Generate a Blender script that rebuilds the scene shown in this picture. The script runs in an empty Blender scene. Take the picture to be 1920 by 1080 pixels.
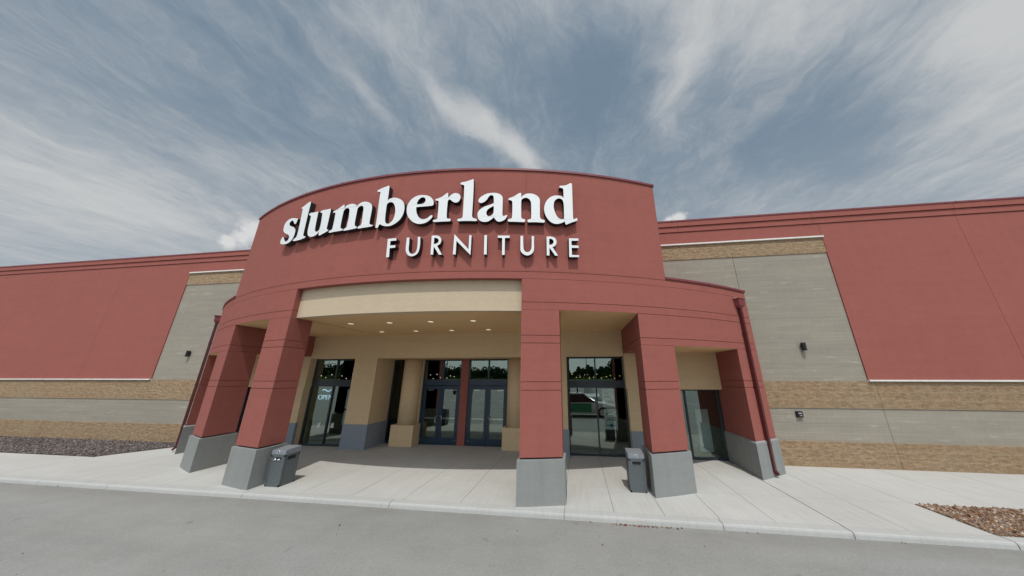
import bpy, bmesh, math, random
from mathutils import Vector, Matrix
from mathutils.geometry import tessellate_polygon
random.seed(7)
S = bpy.context.scene
COL = S.collection
R = math.radians
XC, YC, RAD = -4.47, 22.70, 16.30          # axis and radius of the curved front
WY = 10.515                                # plane of the long wall

# ------------------------------------------------------------------ materials
class NT:
    def __init__(s, name):
        s.m = bpy.data.materials.new(name); s.m.use_nodes = True
        s.t = s.m.node_tree; s.t.nodes.clear()
        s.out = s.t.nodes.new('ShaderNodeOutputMaterial')
    def n(s, typ, **kw):
        nd = s.t.nodes.new('ShaderNode' + typ)
        for k, v in kw.items():
            if k.startswith('i_'):
                nd.inputs[k[2:].replace('_', ' ')].default_value = v
            else: setattr(nd, k, v)
        return nd
    def l(s, a, b): s.t.links.new(a, b)
    def coord(s, scale=(1, 1, 1), rot=(0, 0, 0)):
        c = s.n('TexCoord'); mp = s.n('Mapping')
        mp.inputs['Scale'].default_value = scale; mp.inputs['Rotation'].default_value = rot
        s.l(c.outputs['Object'], mp.inputs['Vector']); return mp.outputs[0]
    def noise(s, vec, scale, detail=5, rough=.6):
        n = s.n('TexNoise'); n.inputs['Scale'].default_value = scale
        n.inputs['Detail'].default_value = detail; n.inputs['Roughness'].default_value = rough
        s.l(vec, n.inputs['Vector']); return n.outputs['Fac']
    def ramp(s, fac, stops):
        r = s.n('ValToRGB'); e = r.color_ramp.elements
        e[0].position, e[0].color = stops[0][0], (*stops[0][1], 1)
        e[1].position, e[1].color = stops[-1][0], (*stops[-1][1], 1)
        for p, c in stops[1:-1]:
            x = e.new(p); x.color = (*c, 1)
        s.l(fac, r.inputs[0]); return r.outputs[0]
    def mix(s, fac, a, b, typ='MIX'):
        m = s.n('MixRGB'); m.blend_type = typ
        for i, v in ((0, fac), (1, a), (2, b)):
            if isinstance(v, (int, float)): m.inputs[i].default_value = v
            elif isinstance(v, tuple): m.inputs[i].default_value = (*v, 1)
            else: s.l(v, m.inputs[i])
        return m.outputs[0]
    def bump(s, h, strength, dist, prev=None):
        b = s.n('Bump'); b.inputs['Strength'].default_value = strength; b.inputs['Distance'].default_value = dist
        s.l(h, b.inputs['Height'])
        if prev is not None: s.l(prev, b.inputs['Normal'])
        return b.outputs[0]
    def bsdf(s, col, rough=.8, normal=None, spec=.3, metal=0):
        p = s.n('BsdfPrincipled')
        if isinstance(col, tuple): p.inputs['Base Color'].default_value = (*col, 1)
        else: s.l(col, p.inputs['Base Color'])
        if isinstance(rough, (int, float)): p.inputs['Roughness'].default_value = rough
        else: s.l(rough, p.inputs['Roughness'])
        p.inputs['Specular IOR Level'].default_value = spec
        p.inputs['Metallic'].default_value = metal
        if normal is not None: s.l(normal, p.inputs['Normal'])
        s.l(p.outputs[0], s.out.inputs[0]); return p

def mul(c, k): return tuple(min(1, x * k) for x in c)

def stucco(name, c, var=.09, bumpd=.006, streak=.5):
    t = NT(name); v = t.coord()
    big = t.noise(v, .55, 4, .55); mid = t.noise(v, 3.2, 5, .65); fine = t.noise(v, 95, 3, .7)
    st = t.noise(t.coord((5, 5, .35)), 1.0, 4, .6)
    hz = t.noise(t.coord((.5, .5, 7)), 1.0, 4, .6)
    a = t.ramp(mid, [(.3, mul(c, 1 - var)), (.7, mul(c, 1 + var))])
    a = t.mix(t.ramp(big, [(.35, (0, 0, 0)), (.7, (1, 1, 1))]), a, mul(c, 1 - var * .9), 'MIX') if False else t.mix(.35, a, t.ramp(big, [(.3, mul(c, 1 - 1.6 * var)), (.7, mul(c, 1 + 1.6 * var))]))
    a = t.mix(.34 * streak, a, t.ramp(st, [(.35, mul(c, .72)), (.65, mul(c, 1.2))]))
    tr = t.noise(t.coord((1, 1, 1.5)), 8, 5, .7); a = t.mix(.28, a, t.ramp(tr, [(.33, mul(c, .8)), (.67, mul(c, 1.18))]))
    a = t.mix(.22, a, t.ramp(hz, [(.35, mul(c, .86)), (.65, mul(c, 1.12))]))
    a = t.mix(.25, a, t.ramp(fine, [(.35, mul(c, .7)), (.65, mul(c, 1.25))]))
    b = t.bump(fine, .55, bumpd); b = t.bump(mid, .25, .012, b)
    t.bsdf(a, .9, b, .15); return t.m

def block(name, c, mortar, split=False, w=.41, h=.2265):
    t = NT(name)
    tc = t.n('TexCoord'); sp = t.n('SeparateXYZ'); cb = t.n('CombineXYZ')
    t.l(tc.outputs['Object'], sp.inputs[0]); t.l(sp.outputs[0], cb.inputs[0]); t.l(sp.outputs[2], cb.inputs[1])
    br = t.n('TexBrick'); t.l(cb.outputs[0], br.inputs['Vector'])
    br.inputs['Scale'].default_value = 1
    br.inputs['Brick Width'].default_value = w; br.inputs['Row Height'].default_value = h
    br.inputs['Mortar Size'].default_value = .011 if split else .009; br.inputs['Mortar Smooth'].default_value = .25
    br.inputs['Bias'].default_value = 0
    br.inputs['Color1'].default_value = (*mul(c, .90), 1); br.inputs['Color2'].default_value = (*mul(c, 1.09), 1)
    br.inputs['Mortar'].default_value = (*mortar, 1)
    v = t.coord()
    big = t.noise(v, .4, 4, .6); mid = t.noise(t.coord((1, 1, 1.9)), 6.5 if split else 4, 7, .74); fine = t.noise(v, 70, 4, .75)
    col = t.mix(.5, br.outputs['Color'], t.ramp(big, [(.3, mul(c, .88)), (.7, mul(c, 1.13))]), 'MIX') if not split else br.outputs['Color']
    if split:
        col = t.mix(.75, col, t.ramp(mid, [(.34, mul(c, .55)), (.5, c), (.66, mul(c, 1.45))]))
        col = t.mix(.3, col, t.ramp(t.noise(v, 1.1, 4, .6), [(.35, (c[0] * .98, c[1] * .8, c[2] * .72)), (.65, (c[0] * 1.05, c[1] * 1.08, c[2] * 1.1))]))
        col = t.mix(t.ramp(br.outputs['Fac'], [(0, (0, 0, 0)), (1, (.75, .75, .75))]), col, mortar)
        b = t.bump(mid, 1.0, .14); b = t.bump(fine, .8, .025, b)
    else:
        hz = t.noise(t.coord((.35, .35, 9)), 1.0, 5, .7)
        col = t.mix(.38, col, t.ramp(hz, [(.35, mul(c, .80)), (.66, mul(c, 1.26))]))
        # efflorescence: pale smears hanging on some courses
        ef = t.noise(t.coord((.8, .8, 4.6)), 1.3, 6, .7)
        mk = t.ramp(ef, [(.57, (0, 0, 0)), (.70, (.6, .6, .6))])
        col = t.mix(mk, col, mul(mortar, 1.12))
        col = t.mix(.2, col, t.ramp(fine, [(.3, mul(c, .7)), (.7, mul(c, 1.25))]))
        b = t.bump(br.outputs['Fac'], .5, -.006); b = t.bump(fine, .5, .006, b)
    t.bsdf(col, .92, b, .15); return t.m

def concrete(name, c, stain=.5, fine_s=60):
    t = NT(name); v = t.coord()
    big = t.noise(v, .45, 5, .6); mid = t.noise(v, 2.6, 6, .68); fine = t.noise(v, fine_s, 4, .75)
    a = t.ramp(mid, [(.28, mul(c, .9)), (.72, mul(c, 1.08))])
    a = t.mix(.55, a, t.ramp(big, [(.32, (c[0] * .76, c[1] * .75, c[2] * .72)), (.68, mul(c, 1.14))]))
    br = t.noise(t.coord((9, .7, 1)), 1.5, 4, .6)
    a = t.mix(.35, a, t.ramp(br, [(.33, mul(c, .80)), (.67, mul(c, 1.12))]))
    a = t.mix(.25, a, t.ramp(fine, [(.3, mul(c, .78)), (.7, mul(c, 1.18))]))
    sp = t.noise(v, 5.5, 2, .5)
    a = t.mix(t.ramp(sp, [(.70, (0, 0, 0)), (.78, (stain, stain, stain))]), a, mul(c, .55))
    b = t.bump(fine, .5, .004); b = t.bump(mid, .2, .01, b)
    t.bsdf(a, .88, b, .2); return t.m

def asphalt(name):
    t = NT(name); v = t.coord(); c = (.285, .282, .268)
    ag = t.n('TexVoronoi'); ag.inputs['Scale'].default_value = 70; t.l(v, ag.inputs['Vector'])
    agc = t.n('SeparateColor'); t.l(ag.outputs['Color'], agc.inputs[0])
    big = t.noise(v, .22, 5, .6); mid = t.noise(v, 1.3, 6, .65); fine = t.noise(v, 24, 6, .85)
    a = t.ramp(agc.outputs[0], [(0, mul(c, .45)), (.45, c), (.8, mul(c, 1.15)), (1, mul(c, 2.0))])
    a = t.mix(.5, a, t.ramp(fine, [(.34, mul(c, .5)), (.66, mul(c, 1.5))]))
    a = t.mix(.42, a, t.ramp(mid, [(.34, mul(c, .68)), (.66, mul(c, 1.22))]))
    a = t.mix(.4, a, t.ramp(big, [(.3, (c[0] * .84, c[1] * .85, c[2] * .86)), (.7, (c[0] * 1.12, c[1] * 1.1, c[2] * 1.05))]))
    lane = t.noise(t.coord((.12, 1.1, 1)), .9, 4, .6)          # wear along the driving direction
    a = t.mix(.3, a, t.ramp(lane, [(.35, mul(c, .78)), (.65, mul(c, 1.16))]))
    sp = t.noise(v, 2.3, 3, .6)
    a = t.mix(t.ramp(sp, [(.67, (0, 0, 0)), (.75, (.5, .5, .5))]), a, mul(c, .5))
    tcn = t.n('TexCoord'); sy = t.n('SeparateXYZ'); t.l(tcn.outputs['Object'], sy.inputs[0])
    gy = t.n('MapRange'); gy.inputs['From Min'].default_value = 5.9; gy.inputs['From Max'].default_value = 6.48; gy.inputs['To Max'].default_value = .55
    t.l(sy.outputs[1], gy.inputs['Value']); gm = t.n('Math', operation='MULTIPLY'); t.l(gy.outputs[0], gm.inputs[0]); t.l(t.noise(t.coord((1, 3, 1)), 2.2, 5, .65), gm.inputs[1])
    a = t.mix(gm.outputs[0], a, (c[0] * .55, c[1] * .52, c[2] * .47))          # silt gathered in the gutter
    b = t.bump(agc.outputs[0], .5, .006); b = t.bump(fine, .5, .01, b)
    t.bsdf(a, .9, b, .2); return t.m

def plain(name, c, rough=.6, spec=.4, metal=0, var=.08, sc=6, bumpd=0):
    t = NT(name); n = t.noise(t.coord(), sc, 4, .6)
    a = t.ramp(n, [(.3, mul(c, 1 - var)), (.7, mul(c, 1 + var))])
    b = t.bump(t.noise(t.coord(), 90, 3, .7), .4, bumpd) if bumpd else None
    t.bsdf(a, rough, b, spec, metal); return t.m

def stones(name, stops):
    t = NT(name); g = t.n('NewGeometry'); a = t.ramp(g.outputs['Random Per Island'], stops)
    n = t.noise(t.coord(), 60, 3, .6)
    a = t.mix(.3, a, t.ramp(n, [(.3, (.25, .2, .17)), (.7, (.6, .52, .45))]), 'OVERLAY')
    t.bsdf(a, .85, None, .25); return t.m

def glass(name, refl=.27, tint=(.72, .80, .78)):
    t = NT(name); tr = t.n('BsdfTransparent'); tr.inputs[0].default_value = (*tint, 1)
    gl = t.n('BsdfGlossy'); gl.inputs['Roughness'].default_value = .0; gl.inputs[0].default_value = (.76, .92, .84, 1)
    nz = t.noise(t.coord(), 1.1, 2, .5); t.l(t.bump(nz, .02, .01), gl.inputs['Normal'])
    lw = t.n('LayerWeight'); lw.inputs['Blend'].default_value = .25
    mp = t.n('MapRange'); mp.inputs['To Min'].default_value = refl; mp.inputs['To Max'].default_value = .95
    t.l(lw.outputs['Fresnel'], mp.inputs['Value'])
    mx = t.n('MixShader'); t.l(mp.outputs[0], mx.inputs[0]); t.l(tr.outputs[0], mx.inputs[1]); t.l(gl.outputs[0], mx.inputs[2])
    t.l(mx.outputs[0], t.out.inputs[0]); return t.m

def emit(name, c, s):
    t = NT(name); e = t.n('Emission'); e.inputs[0].default_value = (*c, 1); e.inputs[1].default_value = s
    t.l(e.outputs[0], t.out.inputs[0]); return t.m

def leafy(name, a, b):
    t = NT(name); g = t.n('NewGeometry')
    t.bsdf(t.ramp(g.outputs['Random Per Island'], [(0, a), (1, b)]), 1, None, 0); return t.m

M = dict(
    red=stucco('red_stucco', (.325, .110, .090), .12),
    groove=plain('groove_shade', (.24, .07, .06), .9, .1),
    cream=stucco('cream_stucco', (.66, .50, .31), .05, .004, .4),
    band=stucco('cream_band_stucco', (.56, .45, .32), .05, .004, .4),
    soffit=stucco('soffit_stucco', (.72, .47, .24), .04, .003, 0),  # warm bounced light is put into this ceiling colour
    base=stucco('grey_base_stucco', (.268, .278, .268), .13, .005, 1.0),
    baseshade=stucco('shaded_base_stucco', (.25, .285, .32), .07, .004, .6),  # grey base again for the shaded porch, bluish cast of shade in its colour
    cap=plain('red_metal_cap', (.20, .045, .05), .4, .5),
    pipe=plain('downspout_metal', (.07, .009, .011), .3, .6),
    white=plain('white_flashing', (.74, .72, .68), .5, .4),
    tan=block('smooth_block', (.305, .275, .224), (.44, .41, .345)),
    split=block('split_face_block', (.485, .345, .215), (.55, .43, .29), True, .41, .2265),
    concrete=concrete('sidewalk_concrete', (.475, .468, .44), .35),
    kerb=concrete('kerb_concrete', (.44, .44, .42), .5),
    joint=plain('joint_filler', (.19, .175, .155), .9, .1),
    asphalt=asphalt('asphalt'),
    frame=plain('dark_blue_frame', (.030, .040, .052), .35, .5),
    doorf=plain('blue_door_frame', (.015, .036, .064), .3, .5),
    glass=glass('storefront_glass'),
    sideglass=glass('dark_sidelight_glass', .06, (.10, .12, .12)),
    letter=plain('white_acrylic', (.82, .83, .83), .45, .4, 0, .02),
    ret=plain('black_letter_return', (.018, .016, .017), .5, .4),
    bin=plain('speckled_grey_metal', (.10, .115, .12), .45, .5, 0, .35, 140, .002),
    binlid=plain('bin_lid_metal', (.20, .22, .24), .38, .5, 0, .1, 20),
    black=plain('black_plastic', (.012, .012, .013), .5, .4),
    steel=plain('brushed_steel', (.62, .62, .60), .3, .5, .9),
    light=emit('lamp_glow', (1.0, .88, .68), .85),
    ring=plain('pale_ring', (.62, .65, .68), .5, .4),
    trim=plain('lamp_trim', (.62, .57, .45), .5, .4),
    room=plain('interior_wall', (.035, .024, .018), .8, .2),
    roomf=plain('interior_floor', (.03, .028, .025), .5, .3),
    bulb1=emit('bulb_rose', (1.0, .72, .62), 5.0), bulb2=emit('bulb_amber', (1.0, .75, .32), 3.0),
    neon=emit('neon_white_blue', (.55, .85, 1.0), 1.3),
    teal=plain('teal_panel', (.02, .09, .11), .5),
    paper=plain('poster_paper', (.84, .86, .82), .7, .2),
    inkred=plain('poster_red', (.30, .02, .02), .7, .2), ink=plain('poster_ink', (.05, .05, .05), .7, .2),
    inkteal=plain('poster_teal', (.0, .22, .24), .7, .2),
    gravel=stones('river_rock', [(0, (.12, .07, .05)), (.25, (.24, .135, .075)), (.5, (.31, .20, .12)), (.72, (.20, .165, .15)), (.90, (.37, .29, .22)), (1, (.58, .53, .48))]),
    gravel2=stones('dark_gravel', [(0, (.10, .085, .08)), (.4, (.14, .12, .115)), (.75, (.18, .155, .145)), (1, (.28, .25, .24))]),
    soil=plain('bed_soil', (.11, .07, .045), .95, .1, 0, .3, 30),
    soil2=plain('bed_soil_dark', (.08, .07, .06), .95, .1, 0, .3, 30),
    grass=plain('lawn', (.06, .10, .03), .9, .1, 0, .3, 3),
    leaf=leafy('far_foliage', (.030, .060, .022), (.060, .098, .038)),
    paintw=plain('car_paint_white', (.72, .73, .74), .25, .6, 0, .01),
    paintg=plain('car_paint_green', (.03, .26, .12), .25, .6, 0, .01),
    paintd=plain('car_paint_dark', (.03, .035, .045), .25, .6, 0, .01),
    paints=plain('car_paint_silver', (.42, .44, .46), .25, .6, .3, .01),
    tyre=plain('tyre_rubber', (.02, .02, .02), .85, .2), carglass=plain('car_glass', (.015, .02, .024), .06, .8),
    pole=plain('bronze_pole', (.05, .04, .035), .5, .4), line=plain('lot_paint', (.62, .62, .58), .8, .2),
    leafred=stones('dry_leaf', [(0, (.14, .05, .03)), (.6, (.28, .12, .07)), (1, (.10, .08, .06))]),
)

# ------------------------------------------------------------------ mesh helpers
def link(name, me, mats, parent=None):
    o = bpy.data.objects.new(name, me); COL.objects.link(o)
    for m in (mats if isinstance(mats, (list, tuple)) else [mats]): me.materials.append(m)
    if parent is not None: o.parent = parent
    return o
def tag(o, label=None, cat=None, group=None, kind=None):
    if label: o['label'] = label
    if cat: o['category'] = cat
    if group: o['group'] = group
    if kind: o['kind'] = kind
    return o
def empty(name, loc=(0, 0, 0), **k):
    o = bpy.data.objects.new(name, None); COL.objects.link(o); o.location = loc; o.empty_display_size = .2
    return tag(o, **k)
class MB:
    def __init__(s): s.v = []; s.f = []; s.mi = []
    def add(s, vs, fs, mi=0):
        b = len(s.v); s.v += [tuple(v) for v in vs]; s.f += [[b + i for i in f] for f in fs]; s.mi += [mi] * len(fs); return s
    def box(s, x0, x1, y0, y1, z0, z1, mi=0):
        return s.add([(x0, y0, z0), (x1, y0, z0), (x1, y1, z0), (x0, y1, z0), (x0, y0, z1), (x1, y0, z1), (x1, y1, z1), (x0, y1, z1)],
                     [(0, 3, 2, 1), (4, 5, 6, 7), (0, 1, 5, 4), (1, 2, 6, 5), (2, 3, 7, 6), (3, 0, 4, 7)], mi)
    def prism(s, poly, z0, z1, mi=0):
        """poly counter-clockwise seen from above; z0/z1 numbers"""
        n = len(poly)
        vs = [(x, y, z0) for x, y in poly] + [(x, y, z1) for x, y in poly]
        tris = tessellate_polygon([[Vector((x, y, 0)) for x, y in poly]])
        fs = [(i, (i + 1) % n, n + (i + 1) % n, n + i) for i in range(n)]
        for a, b, c in tris:
            A, B, C = poly[a], poly[b], poly[c]
            if (B[0] - A[0]) * (C[1] - A[1]) - (B[1] - A[1]) * (C[0] - A[0]) < 0: b, c = c, b
            fs += [(n + a, n + b, n + c), (c, b, a)]
        return s.add(vs, fs, mi)
    def cyl(s, c, r, h, n=24, axis='z', r2=None, mi=0):
        r2 = r if r2 is None else r2; vs = []
        for k, (rr, t) in enumerate(((r, 0), (r2, h))):
            for i in range(n):
                a = 2 * math.pi * i / n; p, q = rr * math.cos(a), rr * math.sin(a)
                vs.append({'z': (c[0] + p, c[1] + q, c[2] + t), 'y': (c[0] + p, c[1] + t, c[2] - q), 'x': (c[0] + t, c[1] + p, c[2] + q)}[axis])
        fs = [(i, (i + 1) % n, n + (i + 1) % n, n + i) for i in range(n)] + [tuple(range(n))[::-1], tuple(range(n, 2 * n))]
        return s.add(vs, fs, mi)
    def tube(s, pts, r, n=8, mi=0):
        pts = [Vector(p) for p in pts]; vs = []; fs = []
        for i, p in enumerate(pts):
            d = (pts[min(i + 1, len(pts) - 1)] - pts[max(i - 1, 0)]).normalized()
            u = d.cross(Vector((0, 0, 1)));
            if u.length < .05: u = d.cross(Vector((1, 0, 0)))
            u.normalize(); w = d.cross(u)
            for k in range(n):
                a = 2 * math.pi * k / n; vs.append(p + u * r * math.cos(a) + w * r * math.sin(a))
        for i in range(len(pts) - 1):
            for k in range(n):
                fs.append((i * n + k, i * n + (k + 1) % n, (i + 1) * n + (k + 1) % n, (i + 1) * n + k))
        fs += [tuple(range(n))[::-1], tuple(range((len(pts) - 1) * n, len(pts) * n))]
        return s.add(vs, fs, mi)
    def build(s, name, mats, parent=None, smooth=False, bevel=0):
        me = bpy.data.meshes.new(name); me.from_pydata(s.v, [], s.f); me.update()
        bm = bmesh.new(); bm.from_mesh(me); bmesh.ops.recalc_face_normals(bm, faces=bm.faces)
        if bevel:
            es = [e for e in bm.edges if len(e.link_faces) == 2 and e.calc_face_angle(0) > .6]
            bmesh.ops.bevel(bm, geom=es, offset=bevel, segments=2, affect='EDGES', clamp_overlap=True)
        bm.to_mesh(me); bm.free()
        if not bevel:
            for p, m in zip(me.polygons, s.mi): p.material_index = m
        if smooth:
            for p in me.polygons: p.use_smooth = True
        o = link(name, me, mats, parent); return o

def fy(dx, r=RAD): return YC - math.sqrt(r * r - dx * dx)
def arc(d0, d1, r=RAD, step=.16):
    n = max(1, int(abs(d1 - d0) / step)); return [(XC + d0 + (d1 - d0) * i / n, fy(d0 + (d1 - d0) * i / n, r)) for i in range(n + 1)]
def block_poly(d0, d1, yb, inset=0, r=None):
    """plan: curved front from d0 to d1, flat back at yb"""
    r = (r or RAD) - inset
    d0 += inset; d1 -= inset
    return arc(d0, d1, r) + [(XC + d1, yb), (XC + d0, yb)]
def grooved(mb, d0, d1, yb, levels, inset=.02, gap=.013):
    for a, b in zip(levels, levels[1:]):
        lo = a + (gap / 2 if a != levels[0] else 0); hi = b - (gap / 2 if b != levels[-1] else 0)
        mb.prism(block_poly(d0, d1, yb), lo, hi, 0)
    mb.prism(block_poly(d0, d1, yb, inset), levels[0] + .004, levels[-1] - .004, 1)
    return mb

# ------------------------------------------------------------------ ground
GZ = -.088
g = MB().box(-900, 900, -900, 900, -.9, GZ - .012).build('ground', M['grass']); tag(g, kind='structure')
r_ = MB().box(-70, 60, -110, 6.49, GZ - .011, GZ).build('road', M['asphalt']); tag(r_, kind='structure')
lb = MB()
for row in (-14, -26, -38, -56, -74):
    for i in range(-14, 15):
        lb.box(i * 2.75 - .05, i * 2.75 + .05, row, row + 5.5, GZ + .004, GZ + .006)
tag(lb.build('parking_lines', M['line']), kind='structure')

kb = MB()
kx = [-45, -38, -31, -24.5, -19, -16.3, -13.48, -11.3, -7.5, -3.95, -.36, 2.44, 4.46, 6.72, 9.8, 13, 17, 22, 30, 40]
for a, b in zip(kx, kx[1:]):
    gp = .006 if a != 4.46 else .010
    prof = [(6.475, GZ - .05), (6.49, -.035), (6.50, -.012), (6.525, .001), (6.69, .003), (6.69, -.3), (6.475, -.3)]
    vs = [(a + gp, y, z) for y, z in prof] + [(b - gp, y, z) for y, z in prof]; n = len(prof)
    kb.add(vs, [(i, (i + 1) % n, n + (i + 1) % n, n + i) for i in range(n)] + [tuple(range(n))[::-1], tuple(range(n, 2 * n))])
tag(kb.build('kerb', M['kerb']), kind='structure')

sb = MB()
sb.box(-45, 40, 6.50, 13.0, -.3, -.012, 1)
xr = [-45, -43, -41, -39, -37, -35, -33, -31, -29, -27, -25, -23, -21.2, -19.4, -17.6, -15.6, -14.6, -13.48, -12.4, -11.3, -10.0, -8.75, -7.5, -6.26, -5.01, -3.77, -2.52, -1.34, -.36, .59, 1.52, 2.48, 3.42, 4.48, 5.45, 6.70]
def slab(poly): sb.prism(poly, -.2, 0, 0)
for a, b in zip(xr, xr[1:]):
    e0 = .004; e1 = .004
    if abs(a - 4.48) < .01: e0 = .010
    if abs(b - 4.48) < .01: e1 = .010
    ys = [6.70, 8.0, 10.0, 11.62]
    if b <= -15.5: ys = [6.70, 8.42]
    if a >= 4.4: ys = [6.70, 8.0, 10.5]
    for c, d in zip(ys, ys[1:]):
        slab([(a + e0, c + .003), (b - e1, c + .003), (b - e1, d - .003), (a + e0, d - .003)])
slab([(-15.596, 8.423), (-15.2, 10.5), (-15.604, 10.5)]) if False else None
for a, b in zip([6.70, 8.2, 9.8, 11.4, 13, 14.6, 16.2, 18, 20, 22, 25, 28, 31, 34, 37], [8.2, 9.8, 11.4, 13, 14.6, 16.2, 18, 20, 22, 25, 28, 31, 34, 37, 40]):
    slab([(a + .004, 7.95), (b - .004, 7.95), (b - .004, 10.5), (a + .004, 10.5)])
tag(sb.build('sidewalk', [M['concrete'], M['joint']]), kind='structure')

ROCK = [(0, 0, .8), (.9, 0, 0), (.28, .86, 0), (-.73, .53, 0), (-.73, -.53, 0), (.28, -.86, 0)]
def rocks(name, mat, n, pick, smin, smax, lab, z=0):
    mb = MB()
    for _ in range(n):
        x, y = pick(); s = random.uniform(smin, smax) / 2; a = random.random() * 6.28
        sx, sy, sz = s * random.uniform(.75, 1.35), s * random.uniform(.6, 1), s * random.uniform(.5, 1)
        tx, ty = random.uniform(-.5, .5), random.uniform(-.5, .5); zz = z + random.uniform(-.3, .9) * s
        vs = []
        for px, py, pz in ROCK:
            px, py = px * sx * random.uniform(.8, 1.2), py * sy * random.uniform(.8, 1.2); pz *= sz
            vs.append((x + px * math.cos(a) - py * math.sin(a), y + px * math.sin(a) + py * math.cos(a), zz + pz + px * tx * .5 + py * ty * .5))
        vs += [(v[0], v[1], v[2] - sz * .9) for v in vs[1:]]
        mb.add(vs, [(0, 1, 2), (0, 2, 3), (0, 3, 4), (0, 4, 5), (0, 5, 1), (1, 6, 7, 2), (2, 7, 8, 3), (3, 8, 9, 4), (4, 9, 10, 5), (5, 10, 6, 1)])
    o = mb.build(name, mat); return tag(o, lab, 'gravel', kind='stuff')
# right bed (brown river rock between kerb and walk), left bed (dark gravel along the wall)
tag(MB().box(6.705, 40, 6.69, 7.955, -.25, -.006).build('bed_soil', M['soil']), kind='structure')
rocks('river_rock', M['gravel'], 9500, lambda: (6.73 + random.random() ** 1.5 * 9.5, random.uniform(6.72, 7.93)), .02, .068,
      'brown and tan river rock filling the bed between kerb and walk on the right', .0)
tag(MB().prism([(-45, 8.44), (-15.62, 8.44), (-14.45, 10.5), (-45, 10.5)], -.25, .010).build('gravel_bed', M['soil2']), kind='structure')
def pick2():
    y = random.uniform(8.45, 10.45); return (random.uniform(-30, -15.66 + (y - 8.44) * .56), y)
rocks('dark_gravel', M['gravel2'], 8000, pick2, .03, .085, 'dark grey gravel strip at the foot of the block wall on the left', .015)
def pick3():
    if random.random() < .6: return (random.gauss(1.05, .25), 6.40 + random.random() * .06)
    return (random.uniform(-14, 8), random.choice([6.44 + random.random() * .06, random.uniform(3.2, 6.4)]))
o = rocks('leaf_litter', M['leafred'], 110, pick3, .012, .035, 'bits of dry leaf litter lying in the gutter by the kerb', GZ + .004)
o['category'] = 'leaf litter'

# ------------------------------------------------------------------ the store
B = empty('store_building', (0, 0, 0), label='large single-storey retail building with red stucco curved entrance front and block side walls', cat='building')
X0, X1 = -45.0, 40.0; TL, TR = -18.05, 8.72; PL, PR = XC - 9.86, XC + 9.86
Yw = WY
def band(name, x0, x1, z0, z1, mat, proud=0, parent=B, thick=.35):
    return MB().box(x0, x1, Yw - proud, Yw + thick, z0, z1).build(name, M[mat], parent)
for x0, x1 in ((X0, TL), (TL, PL), (PR, 8.88), (8.89, X1)):
    band('split_face_band', x0, x1, -.3, .67, 'split', .022)
    band('block_band', x0, x1, .67, 1.58, 'tan', 0)
    band('split_face_band', x0, x1, 1.58, 2.355, 'split', .022)
def tanzone(x0, x1):
    band('block_wall', x0, x1, 2.355, 6.60, 'tan', 0); band('split_face_band', x0, x1, 6.60, 7.17, 'split', .022)
tanzone(TL, XC - 9.0); tanzone(5.72, TR); tanzone(XC + 9.0, 5.708)
MB().box(XC - 9.0, XC + 9.0, Yw + .001, Yw + .35, 4.06, 6.60).build('block_wall', M['tan'], B); MB().box(XC - 9.0, XC + 9.0, Yw - .021, Yw + .35, 6.602, 7.17).build('split_face_band', M['split'], B)
def redpanels(xs):
    for a, b in zip(xs, xs[1:]):
        MB().box(a + .0035, b - .0035, Yw - .035, Yw + .3, 2.40, 7.70).build('stucco_panel', M['red'], B)
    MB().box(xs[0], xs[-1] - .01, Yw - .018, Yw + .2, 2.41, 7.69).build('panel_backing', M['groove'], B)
redpanels([X0, -38, -30, -22.1, TL]); redpanels([TR, 12.84, 17.5, 22, 28, 34, X1])
MB().box(TL + .002, TR - .002, Yw - .034, Yw + .3, 7.225, 7.70).build('stucco_panel', M['red'], B)
for k, (z0, z1, p) in enumerate(((7.70, 7.718, .012), (7.718, 7.915, .065), (7.915, 7.935, .045), (7.935, 8.13, .105))):
    mb = MB(); xs = [X0, -36, -27, -22.1, -15, -4, 4, 8.55, 12.84, 20, 30, X1]
    for a, b in zip(xs, xs[1:]): mb.box(a + .004, b - .004, Yw - p, Yw + .3, z0 + .001, z1 - .001)
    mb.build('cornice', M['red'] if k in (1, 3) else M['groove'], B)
cm = MB(); xs = [X0 + 3.05 * i for i in range(29)]
for a, b in zip(xs, xs[1:]):
    cm.box(a + .003, b - .003, Yw - .125, Yw + .4, 8.13, 8.185); cm.box(b - .03, b + .03, Yw - .130, Yw + .4, 8.128, 8.190)
cm.build('coping', M['cap'], B)
MB().box(TL + .01, TR - .01 + .03, Yw - .085, Yw + .1, 7.172, 7.222).build('flashing', M['white'], B)
for a, b in ((X0, TL - .002), (TR - .01, X1)):
    MB().box(a, b, Yw - .085, Yw + .1, 2.352, 2.398).build('flashing', M['white'], B)
MB().box(X0, X1, Yw + .45, 50, 7.3, 7.5).build('roof', plain('roof_membrane', (.3, .3, .3)), B)
sw = MB(); sw.box(X0, X0 + .3, Yw + .35, 50, -.3, 8.1).box(X1 - .3, X1, Yw + .35, 50, -.3, 8.1).box(X0, X1, 50, 50.3, -.3, 8.1).build('side_wall', M['tan'], B)

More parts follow.
